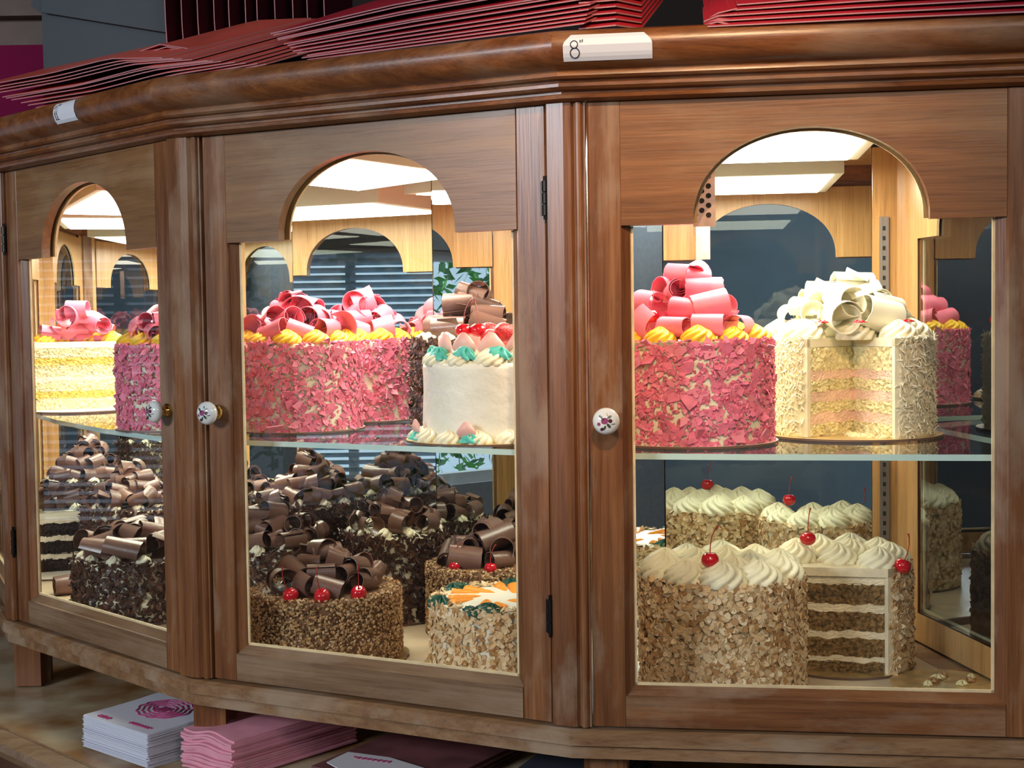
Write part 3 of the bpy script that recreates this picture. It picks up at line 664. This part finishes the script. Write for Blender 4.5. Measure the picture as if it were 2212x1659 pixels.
for k in range(9):
    a = math.radians(250 + 7 * k); link('crumb', crumple_mesh('crumb', 'sponge_pale', .006 + .002 * (k % 3), .006, k), t, loc=((.05 + .012 * (k % 5)) * math.cos(a), (.05 + .014 * (k % 5)) * math.sin(a), .0036))
pink_cake('pink chip cake with pink curls and yellow rosettes, left behind the middle door', (-.357, 2.28), .105, seed=11)
pink_cake('pink chip cake standing half hidden behind another pink cake in the middle bay', (-.270, 2.492), .099, seed=12, n=22)
pink_cake('pink chip cake behind the right stile of the left door, below its knob', (-.568, 2.348), .102, seed=13)
_p = (-.905, 2.875); _t = towards(_p)
pink_cake('half pink cake whose yellow cut face shows through the left door', _p, .098, arc=(_t + 90, _t + 270), seed=14, n=20)
t = cake('cake with dark chocolate shavings and wide brown curls behind the strawberry cake', (-.062, 2.312, SH), .104, .14, 'choc', 'cream', 'gold_board', .112)
ring(t, ROS['small'], 'rosette', 12, .086, .14, 1.0); pile(t, 'chocbig', 16, .062, .147, .05, 21, 1.12)
# white strawberry cake
t = cake('smooth white cake topped with strawberries, pink petals and teal icing', (-.036, 2.032, SH), .096, .112, None, 'white_icing', 'gold_board', .121, scallop=.01)
ring(t, ROS['cream'], 'rosette', 11, .074, .110, .82, 12); ring(t, ROS['shell'], 'shell_border', 14, .100, .0, 1.0, 5)
for k, a in enumerate((-152, -118, -84, -50, 10, 60, 110, 160)):
    ar = math.radians(a); link('icing_petal', PET, t, loc=(.060 * math.cos(ar), .060 * math.sin(ar), .128), rot=(.1, 0, ar + PI / 2), scale=1.1)
    link('icing_leaf', TEAL[k % 3], t, loc=(.082 * math.cos(ar + .12), .082 * math.sin(ar + .12), .126), rot=(.2, .3, ar + PI / 2), scale=1)
for k, a in enumerate((-158, -105)):
    ar = math.radians(a); link('icing_petal', PET, t, loc=(.106 * math.cos(ar), .106 * math.sin(ar), .012), rot=(.1, 0, ar + PI / 2), scale=.8)
    link('icing_leaf', TEAL[k], t, loc=(.113 * math.cos(ar + .05), .113 * math.sin(ar + .05), .006), rot=(0, 0, ar + PI / 2), scale=.9)
for k, (x, y, rx, rz) in enumerate(((.0, -.03, 1.3, .3), (.03, -.035, 1.2, -.5), (.022, -.01, .9, 1), (-.01, .01, 1.2, 2), (.04, .0, 1.1, -1.2), (.055, -.03, 1.2, .2), (.03, .03, 1, 3))):
    link('strawberry', SB, t, loc=(x, y, .146 + .008 * (k % 2)), rot=(rx, .3, rz), scale=1.15)
for x, y, q in ((-.034, -.03, 0), (-.012, -.034, 2)): link('cherry', CH, t, loc=(x, y, .152), rot=(0, .03, q), scale=1.15)

# cabinet floor
ALM = [('sponge_brown', 1)]
t = cake('large sliced almond cake with cream rosettes, front of the right bay floor', (.298, 1.965, FL), .116, .158, 'almond', 'almond_base', 'gold_board', .121)
ring(t, ROS['cream'], 'rosette', 10, .086, .158, 1.18, 10); ring(t, ROS['cream'], 'rosette', 5, .04, .158, 1.15)
link('cherry', CH, t, loc=(-.028, -.080, .184), rot=(0, 0, .3), scale=1.2)
p = (.497, 2.080); th = towards(p); hw = math.degrees(math.acos(.76))
t = cake('cut almond cake showing brown sponge and cream layers, right bay floor', (*p, FL), .103, .155, 'almond', 'filling_cream', 'gold_board', .107, (th + hw, th - hw + 360), False,
         [('sponge_brown', .7), ('filling_cream', .35), ('sponge_brown', 1.2), ('filling_cream', .5), ('sponge_brown', 1.25), ('filling_cream', .5), ('sponge_brown', 1.35), ('filling_cream', .5)])
ring(t, ROS['cream'], 'rosette', 9, .072, .154, 1.08, 25, (th + 42, th - 42 + 360)); link('rosette', ROS['cream'], t, loc=(-.01, -.02, .157), scale=1.1); link('rosette', ROS['cream'], t, loc=(.02, .02, .157), scale=1.1)
link('cherry', CH, t, loc=(-.052, -.01, .182), rot=(0, 0, 1), scale=1.15)
link('cherry', CH, t, loc=(.066, -.083, .152), rot=(0, -.45, 3.4), scale=1.2)
b = MB(); pts = [(.074 * (1 + .03 * abs(math.cos(i * .75))) * math.cos(2 * PI * i / 96), .074 * (1 + .03 * abs(math.cos(i * .75))) * math.sin(2 * PI * i / 96)) for i in range(96)]
b.prism(pts, 0, .003); bd = link('cake_board', b.mesh('cake_board', ['gold_board']), loc=(.613, 1.945, FL)); tag(bd, 'empty gold cake board littered with crumbs in the right corner', 'cake board')
for k in range(7): tag(link('cake_crumb', crumple_mesh('cake_crumb', 'nut' if k % 2 else 'sponge_pale', .006 + .002 * (k % 3), .007, k + 30), loc=(.585 + .012 * k, 1.93 + .017 * ((k * 5) % 4), FL + .0035)), '%s crumb on the gold board, %s from the left' % ('brown nut' if k % 2 else 'pale sponge', ['first', 'second', 'third', 'fourth', 'fifth', 'sixth', 'seventh'][k]), 'crumb', 'crumbs on the gold board')
t = cake('chopped nut cake with brown curls and three cherries, front of the middle bay', (-.299, 2.16, FL), .117, .107, 'nut', 'nut_dark', 'gold_board', .128, scallop=.02)
pile(t, 'choc', 27, .084, .106, .042, 31, 1.15)
for a in (-112, -84, -52): link('cherry', CH, t, loc=(.098 * math.cos(math.radians(a)), .098 * math.sin(math.radians(a)), .108), rot=(0, -.5, math.radians(a) + 2.6), scale=1.2)
t = cake('round cake with almond sides and orange icing carrots on white top', (-.022, 2.11, FL), .107, .098, 'almond', 'white_icing', 'gold_board', .118, scallop=.02)
for k in range(6):
    ar = math.radians(-165 + 60 * k); ar2 = ar + PI + .25
    link('icing_carrot', CAR, t, loc=(.083 * math.cos(ar), .083 * math.sin(ar), .1025), rot=(0, 0, ar2), scale=1.1)
    link('icing_carrot', CAR, t, loc=(.088 * math.cos(ar + .3), .088 * math.sin(ar + .3), .1025), rot=(0, 0, ar2 + .25), scale=.9)
    link('icing_leaf', GRN[k % 3], t, loc=(.097 * math.cos(ar + .1), .097 * math.sin(ar + .1), .101), rot=(0, .15, ar + PI / 2), scale=1)
    link('icing_leaf', GRN[(k + 1) % 3], t, loc=(.103 * math.cos(ar - .12), .103 * math.sin(ar - .12), .097), rot=(.3, .4, ar + PI / 2), scale=.8)
t = cake('nut coated cake with broad brown curls behind the carrot cake', (-.050, 2.338, FL), .100, .112, 'nut', 'nut_dark', 'gold_board', .104)
pile(t, 'chocbig', 15, .068, .110, .04, 33, 1.2); link('cherry', CH, t, loc=(-.05, -.06, .112)); link('cherry', CH, t, loc=(.01, -.085, .112))
def choc_cake(label, pos, r, h, seed, n=26, hp=.05, s=1.05, arc=None, kind='choc', big='choc'):
    t = cake(label, (*pos, FL), r, h, 'choc', 'cream', 'white_board', r * 1.04, arc, True, [('sponge_choc', 1.2), ('filling_cream', .5), ('sponge_choc', 1.2), ('filling_cream', .5), ('sponge_choc', 1.2), ('filling_cream', .4)])
    ring(t, ROS['blob'], 'rosette', 11, r - .017, h, .72, 0, arc, jit=.5); pile(t, big, int(n * 1.35), r - .016, h + .004, hp, seed, s, arc); return t
choc_cake('dark chocolate shaving cake with curls behind the nut cake in the middle', (-.425, 2.405), .1, .135, 41, 34, .062, 1.05)
choc_cake('dark chocolate shaving cake against the mirror, right of the curl pile', (-.216, 2.466), .092, .15, 42, 18, .035, 1.1)
choc_cake('tall chocolate curl cake in the far back of the middle bay', (-.385, 2.610), .097, .185, 43, 30, .06, 1.05)
choc_cake('black chocolate flake cake with cream dollops at the front of the left bay', (-.694, 2.50), .108, .105, 44, 16, .03, 1.15, big='chocbig')
choc_cake('brown chocolate flake cake in the middle row of the left bay', (-.80, 2.862), .098, .150, 45, 40, .055, 1.05)
choc_cake('tall chocolate curl cake at the back left, behind the cut layer cake', (-.972, 3.135), .098, .175, 48, 36, .06, 1.05)
choc_cake('tall chocolate curl cake at the back of the left bay', (-.600, 2.848), .095, .172, 46, 42, .06, 1.05)
_p = (-.99, 2.935); _t = towards(_p)
choc_cake('cut chocolate layer cake at the far left edge of the case', _p, .088, .125, 47, 18, .04, 1, arc=(_t + 90, _t + 270))
tag(link('chocolate_curl', CURLS['chocbig'][0], loc=(-.885, 2.70, FL + .018), rot=(.3, 0, .5), scale=1.1), 'loose chocolate curl lying on the cabinet floor at far left', 'chocolate curl')

# ------------------------------------------------------------------ on the moulding: two size cards
def cprof(z): # outward offset of the crown at height z
    pts = [(.311, .041), (.315, .050), (.323, .057), (.334, .061), (.344, .060), (.353, .054)]
    for (z0, e0), (z1, e1) in zip(pts, pts[1:]):
        if z0 <= z <= z1: return e0 + (e1 - e0) * (z - z0) / (z1 - z0)
    return .041 if z < .311 else .054
def card(A, B, s0, s1, z0, z1, chop, label, strokes):
    d = (B - A).normalized(); n = norm_out(A, B)
    def P(s, z, lift): q = A + d * s + n * (cprof(z) + lift); return (q.x, q.y, z)
    b = MB(); rows = []; K = 7
    for j in range(K + 1):
        v = j / K; ins = max(0, (v - (1 - chop[1])) / chop[1]) * chop[0] if chop[0] else 0
        z = z0 + (z1 - z0) * v; rows.append([P(s0 + ins + (s1 - s0 - 2 * ins) * k / 4, z, .0012) for k in range(5)])
    back = [[P(s0 + (s1 - s0) * k / 4, z0 + (z1 - z0) * j / K, .0006) for k in range(5)] for j in range(K + 1)]
    b.grid(rows)
    t = tag(link('size_card', b.mesh('size_card', ['card'])), label, 'card')
    b = MB()
    for st in strokes: b.tube([P(s0 + u, z0 + v, .0016) for u, v in st], .00062, 6)
    link('lettering', b.mesh('lettering', ['ink']), t)
ell = lambda cx, cy, rx, ry, n=20: [(cx + rx * math.cos(2 * PI * i / n), cy + ry * math.sin(2 * PI * i / n)) for i in range(n + 1)]
card(V[3], V[4], .004, .113, .3165, .3475, (.010, .34), 'white size card marked 8 inch taped to the crown moulding on the right', [ell(.0145, .0090, .0056, .0055), ell(.0138, .0188, .0044, .0045), [(.0215, .0240), (.0213, .0208)], [(.0240, .0245), (.0238, .0212)]])
card(V[1], V[2], .335, .402, .319, .350, (.003, .15), 'white size card marked 11 inch taped to the crown moulding on the left', [[(.0035, .0235), (.009, .0275), (.006, .015), (.0065, .006)], [(.0045, .0062), (.0095, .006)], [(.013, .0275), (.0115, .0155), (.012, .006)], [(.0108, .0062), (.016, .006)], [(.0185, .0285), (.0165, .0268)], [(.0225, .029), (.0205, .0272)]])

# ------------------------------------------------------------------ flattened boxes stacked on top
def carton(label, group, front, depth, drop, mat, name='flat_carton', curve=0, th=.0016):
    b = MB(); top, bot = [], []
    for p in front:
        f = Vector(p); bk = f + Vector(depth) ; bk.z -= drop
        rt, rb = [], []
        for k in range(4):
            q = f.lerp(bk, k / 3); rt.append(tuple(q + Vector((0, 0, th)))); rb.append(tuple(q))
        top.append(rt); bot.append(rb)
    b.grid(top[::-1], 0); b.grid(bot, 0); b.grid([[r[0] for r in bot], [r[0] for r in top]], 1)
    b.add([*bot[0], *top[0]], [(3, 2, 1, 0, 4, 5, 6, 7)], 1); b.add([*bot[-1], *top[-1]], [(0, 1, 2, 3, 7, 6, 5, 4)], 1)
    return tag(link(name, b.mesh(name, [mat, 'card_edge'])), label, 'carton', group)
def lerp(a, c, t): return a + (c - a) * t
def edge_curve(pts, Ys, n=10):
    out = []
    for i in range(n + 1):
        t = i / n; seg = min(len(pts) - 2, int(t * (len(pts) - 1))); u = t * (len(pts) - 1) - seg; u = u * u * (3 - 2 * u) * .5 + u * .5
        out.append(at(lerp(pts[seg][0], pts[seg + 1][0], u), lerp(pts[seg][1], pts[seg + 1][1], u), lerp(Ys[seg], Ys[seg + 1], u)))
    return out
ORD = ['bottommost', 'second from the bottom', 'third from the bottom', 'fourth from the bottom', 'fifth from the bottom', 'sixth from the bottom', 'seventh from the bottom', 'eighth from the bottom', 'ninth from the bottom', 'tenth from the bottom', 'eleventh from the bottom', 'twelfth from the bottom']
g1 = 'red cartons stacked between the two size cards'
for i in range(12):
    t = min(1, max(0, (i + random.Random(i * 7).uniform(-.42, .42)) / 11)) if i else 0; w_ = random.Random(i).uniform(-5, 5); dy = .10 * t
    carton('flat red carton left of the 8 inch card, %s of its stack' % ORD[i], g1, edge_curve([(lerp(660, 585, t) + w_, lerp(131, 74, t)), (lerp(950, 850, t), lerp(93, 12, t)), (lerp(1262, 1300, t), lerp(52, -70, t))], (1.93 + dy, 1.83 + dy, 1.715 + dy)), (.12, .25, 0), -.10, 'red_card', th=.0017)
g1 = 'red carton flaps above the 8 inch card'
for i in range(7):
    t = i / 6; dy = .06 * t
    carton('rounded red carton flap above the 8 inch card, %s of its pile' % ORD[i], g1, edge_curve([(1250, lerp(64, -20, t)), (1330, lerp(56, -26, t)), (1386, lerp(63, -12, t))], (1.73 + dy, 1.725 + dy, 1.765 + dy)), (.05, .2, 0), -.08, 'red_card', th=.0017)
g1 = 'red cartons at the top right'
for i in range(5):
    t = i / 4; dy = .05 * t
    carton('flat red carton at top right, %s of its low stack' % ORD[i], g1, edge_curve([(lerp(1528, 1592, t), lerp(59, 12, t)), (1850, lerp(43, -8, t)), (2260, lerp(25, -34, t))], (1.68 + dy, 1.65 + dy, 1.62 + dy)), (.03, .25, 0), -.09, 'red_card', th=.0017)
for i in range(4):
    t = i / 3; dy = .03 * t
    carton('rounded flap left of the top right cartons, %s of four' % ORD[i], 'flaps of the top right cartons', edge_curve([(1520 + 6 * (i % 2), lerp(56, 44, t)), (1550, lerp(49, 30, t)), (1592, lerp(57, 20, t))], (1.70 + dy, 1.685 + dy, 1.685 + dy)), (.02, .15, 0), -.05, 'red_card', th=.0017)
g1 = 'coral cartons fanned out at the top left'
for i in range(11):
    t = min(1, max(0, (i + random.Random(i * 5 + 2).uniform(-.4, .4)) / 10)) if i else 0; s = random.Random(i + 50).uniform(-6, 6); dy = .16 * t
    carton('bent coral carton above the left card, %s of the fan' % ORD[i], g1, edge_curve([(lerp(90, -60, t), lerp(238, 190, t)), (lerp(250, 100, t) + s, lerp(212, 162, t)), (lerp(400, 235, t), lerp(173, 128, t)), (lerp(575, 350, t), lerp(140, 126, t))], (2.27 + dy, 2.12 + dy, 1.99 + dy, 1.90 + dy)), (.2, .16, 0), -.09, 'coral_card', th=.0016)
for i in range(5):
    t = i / 4; dy = .05 * t
    carton('coral carton on the hump of the fan, %s of five' % ORD[i], 'top coral cartons', edge_curve([(lerp(330, 285, t), lerp(132, 118, t)), (lerp(400, 345, t), lerp(119, 97, t)), (lerp(560, 405, t), lerp(137, 106, t))], (2.13 + dy, 2.10 + dy, 2.05 + dy)), (.12, .1, 0), -.04, 'coral_card', th=.0016)
# burgundy cartons standing on edge behind
R = random.Random(5)
for i in range(11):
    px = 372 + i * 34 + R.uniform(-5, 5); q0 = at(px, 170, 2.34 - .004 * i); q1 = at(px + 60, 170, 2.42 - .004 * i); b = MB(); rows = []
    for k in range(7):
        z = .352 + .052 * k; bow = .006 * math.sin(k / 6 * PI) + .0015 * k
        rows.append([(q0.x - bow, q0.y, z), (q1.x - bow, q1.y, z)])
    b.grid(rows, 0); b.grid([[(x + .0012, y + .004, z) for x, y, z in r][::-1] for r in rows], 0); b.grid([[(r[0][0] + .0016, r[0][1] - .0003, r[0][2]), r[0]] for r in rows], 1)
    tag(link('standing_carton', b.mesh('standing_carton', ['burgundy_card', 'card_edge'])), 'burgundy carton standing on edge, %s of its row' % (['leftmost', 'second from the left', 'third from the left', 'fourth from the left', 'fifth from the left', 'middle', 'fifth from the right', 'fourth from the right', 'third from the right', 'second from the right', 'rightmost'][i]), 'carton', 'burgundy cartons on edge')
# slate grey bag-like box with folded flap
b = MB(); q = [at(100, 180, 2.5), at(368, 150, 2.42)]; zt = .37
A = [at(98, 240, 2.5), at(90, 30, 2.5), at(66, 12, 2.5), at(95, -60, 2.5), at(372, -60, 2.42), at(370, 74, 2.42), at(368, 150, 2.42)]
n = len(A); B2 = [p + Vector((.05, .3, 0)) for p in A]
for P_ in (A, B2):
    P_[0].z = .357; P_[-1].z = .357
b.add([tuple(p) for p in A] + [tuple(p) for p in B2], [tuple(range(n))[::-1], tuple(range(n, 2 * n))] + [(i, (i + 1) % n, n + (i + 1) % n, n + i) for i in range(n)])
t = thing('grey_carton', 'big slate grey carton standing behind the coral cartons', 'carton', (-.7, 2.55, .357))
link('carton_body', b.mesh('carton_body', ['slate']), t, world=True)
b = MB(); f1, f2, f3, f4 = at(92, 28, 2.488), at(371, 73, 2.408), at(372, -55, 2.408), at(96, -58, 2.488); o_ = Vector((0, -.006, 0))
b.add([tuple(p + o_) for p in (f1, f2, f3, f4)] + [tuple(p) for p in (f1, f2, f3, f4)], [(0, 1, 2, 3), (0, 4, 5, 1), (1, 5, 6, 2), (3, 7, 4, 0)]); link('carton_flap', b.mesh('carton_flap', ['slate']), t, world=True)
t = thing('magenta_carton', 'dark magenta carton at the top left edge', 'carton', (-.95, 2.75, .357))
b = MB(); b.box((-1.12, 2.70, .357), (at(94, 100, 2.7).x, 2.85, at(50, 97, 2.7).z)); link('carton_body', b.mesh('carton_body', ['magenta_card']), t, world=True)
b = MB(); b.box((-1.12, 2.698, .357), (at(94, 100, 2.7).x, 2.6995, .372)); link('carton_fold', b.mesh('carton_fold', ['burgundy_card']), t, world=True)
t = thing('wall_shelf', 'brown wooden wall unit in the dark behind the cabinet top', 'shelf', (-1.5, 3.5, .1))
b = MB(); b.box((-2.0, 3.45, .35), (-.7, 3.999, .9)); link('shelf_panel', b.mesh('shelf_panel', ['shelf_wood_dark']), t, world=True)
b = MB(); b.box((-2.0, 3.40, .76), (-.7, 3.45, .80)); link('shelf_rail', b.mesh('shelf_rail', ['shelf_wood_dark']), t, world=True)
# back part of cabinet top so that cartons rest on wood
b = MB(); b.prism([(p.x, p.y) for p in offs(VX, .03)] + [(.75, 2.9), (-.6, 3.95)], .345, .3555); link('top_deck', b.mesh('top_deck', ['wood_x']), cab, world=True)
b = MB(); pp = [(p.x, p.y) for p in WX]; b.prism([(x + .012, y + .035) for x, y in pp] + [(.7, 2.88), (-.45, 3.9)], -.66, .34); link('back_case', b.mesh('back_case', ['wood_z']), cab, world=True)

# ------------------------------------------------------------------ counter below
CT = -.6632
nA = norm_out(V[1], V[2]); base_path = [VX[0], V[0], V[1], V[2], V[3], V[4]]
cp = offs(base_path, .108); b = MB(); b.prism([(p.x, p.y) for p in cp] + [(1.2, 2.1), (1.2, 3.0), (-.9, 3.95)], -.70, CT)
ct = thing('counter', 'worn wooden counter under the display cabinet with flaking ochre and cream paint', 'counter', (-.1, 2.3, -1.5))
link('counter_top', b.mesh('counter_top', ['counter_top']), ct, world=True)
sweep('counter_nosing', [(.108, CT - .0005), (.112, CT - .003), (.115, CT), (.130, CT - .001), (.142, CT - .008), (.146, CT - .018), (.142, CT - .03), (.130, CT - .037), (.108, CT - .037)], ['counter_nose'], ct, base_path)
b = MB(); b.prism([(p.x, p.y) for p in offs(base_path, .08)] + [(1.15, 2.1), (1.15, 2.95), (-.9, 3.9)], -1.5, -.70); link('counter_body', b.mesh('counter_body', ['shelf_wood_dark']), ct, world=True)
# paper stacks
def sheet_stack(name, label, cat, P0, d1, d2, L1, L2, z0, z1, n, mats, jit, wave=0, seed=0, group=None, lift=0):
    t = thing(name, label, cat, (P0[0], P0[1], z0)); R = random.Random(seed); d1 = Vector(d1).normalized(); d2 = Vector(d2).normalized(); dz = (z1 - z0) / n
    for i in range(n):
        o = Vector((P0[0], P0[1])) + d1 * R.uniform(-jit, jit) + d2 * R.uniform(-jit, jit); b = MB(); N = 14; rt, rb = [], []
        for k in range(N + 1):
            s = k / N; rowt, rowb = [], []
            for j in range(4):
                q = o + d1 * (L1 * s) + d2 * (L2 * j / 3); ww = wave * (math.sin(s * 9 + .25 * i) * .6 + math.sin(s * 4.1) * .7) * (1 - j / 4) * (.35 + .65 * i / n); cl = lift * (j / 3) ** 2 * (i / n)
                rowb.append((q.x, q.y, z0 + dz * i + ww + cl)); rowt.append((q.x, q.y, z0 + dz * (i + .86) + ww + cl))
            rt.append(rowt); rb.append(rowb)
        b.grid(rt[::-1], 0); b.grid(rb, 0)
        b.grid([[r[0] for r in rb], [r[0] for r in rt]], 0); b.grid([[r[-1] for r in rt], [r[-1] for r in rb]], 0); b.grid([rt[0], rb[0]], 0); b.grid([rb[-1], rt[-1]], 0)
        link('sheet', b.mesh('sheet', mats), t, world=True)
    return t
t = sheet_stack('paper_stack', 'stack of white paper bags with pink print under the left corner of the cabinet', 'paper stack', (-.552, 2.027), (-.76, .65), (.65, .76), .172, .15, CT + .0005, -.611, 34, ['paper_white'], .0022, 0, 1, lift=.006)
b = MB()
def top_pt(s, q): # point on the stack's top
    p = Vector((-.552, 2.027)) + Vector((-.76, .65)) * s + Vector((.65, .76)) * q; return (p.x, p.y, -.6112 + .006 * (q / .15) ** 2 + .0012)
for k in range(4): b.tube([top_pt(.085 + (.05 - .009 * k) * math.cos(a * .15) * (1 + .05 * math.sin(a * 1.3)), .092 + (.040 - .008 * k) * math.sin(a * .15) * (1 + .06 * math.cos(a * 1.9))) for a in range(43)], .0011, 5)
b.tube([top_pt(.02 + .0016 * a, .02 + .003 * math.sin(a * 1.5)) for a in range(34)], .0012, 5)
b.tube([top_pt(.115 + .0014 * a, .012 + .004 * math.sin(a * 1.7)) for a in range(22)], .0013, 5)
b.tube([top_pt(.07 + .0014 * a, .09 + .012 * math.sin(a * .9)) for a in range(22)], .001, 5)
link('pink_print', b.mesh('pink_print', ['print_pink']), t, world=True)
sheet_stack('paper_stack', 'wavy stack of folded pink paper bags beside the white stack', 'paper stack', (-.412, 1.962), (-.76, .60), (.66, .74), .115, .24, CT + .0005, -.602, 17, ['paper_pink'], .004, .0042, 2)
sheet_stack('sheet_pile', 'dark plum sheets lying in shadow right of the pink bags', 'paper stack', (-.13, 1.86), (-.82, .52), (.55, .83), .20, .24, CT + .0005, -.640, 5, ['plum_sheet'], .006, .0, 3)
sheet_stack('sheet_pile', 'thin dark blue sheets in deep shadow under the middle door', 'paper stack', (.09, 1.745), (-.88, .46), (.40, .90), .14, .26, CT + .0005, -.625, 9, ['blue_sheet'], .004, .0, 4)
b = MB(); zz = -.6345
def atz(px, py, z): d = at(px, py, 1.0); return d * (z / d.z)
P_ = [atz(706, 1648, zz), atz(752, 1626, zz), atz(842, 1638, zz), atz(940, 1668, zz), atz(800, 1700, zz)]; vs = [(p.x, p.y, zz) for p in P_]; b.add(vs + [(x, y, z + .0015) for x, y, z in vs], [(4, 3, 2, 1, 0), (5, 6, 7, 8, 9)] + [(i, (i + 1) % 5, 5 + (i + 1) % 5, 5 + i) for i in range(5)])
t = tag(link('paper_bag', b.mesh('paper_bag', ['card'])), 'single white bag with red script lying on the plum sheets', 'bag')
b = MB(); b.tube([(P_[1].x + .012 + .0016 * a, P_[1].y - .028 - .0007 * a + .004 * math.sin(a * 1.3), zz + .0022) for a in range(36)], .0011, 5); link('red_script', b.mesh('red_script', ['print_pink']), t)

# ------------------------------------------------------------------ lift the place so that the room floor is z = 0
for o in bpy.data.objects:
    if o.parent is None: o.location.z += EYE
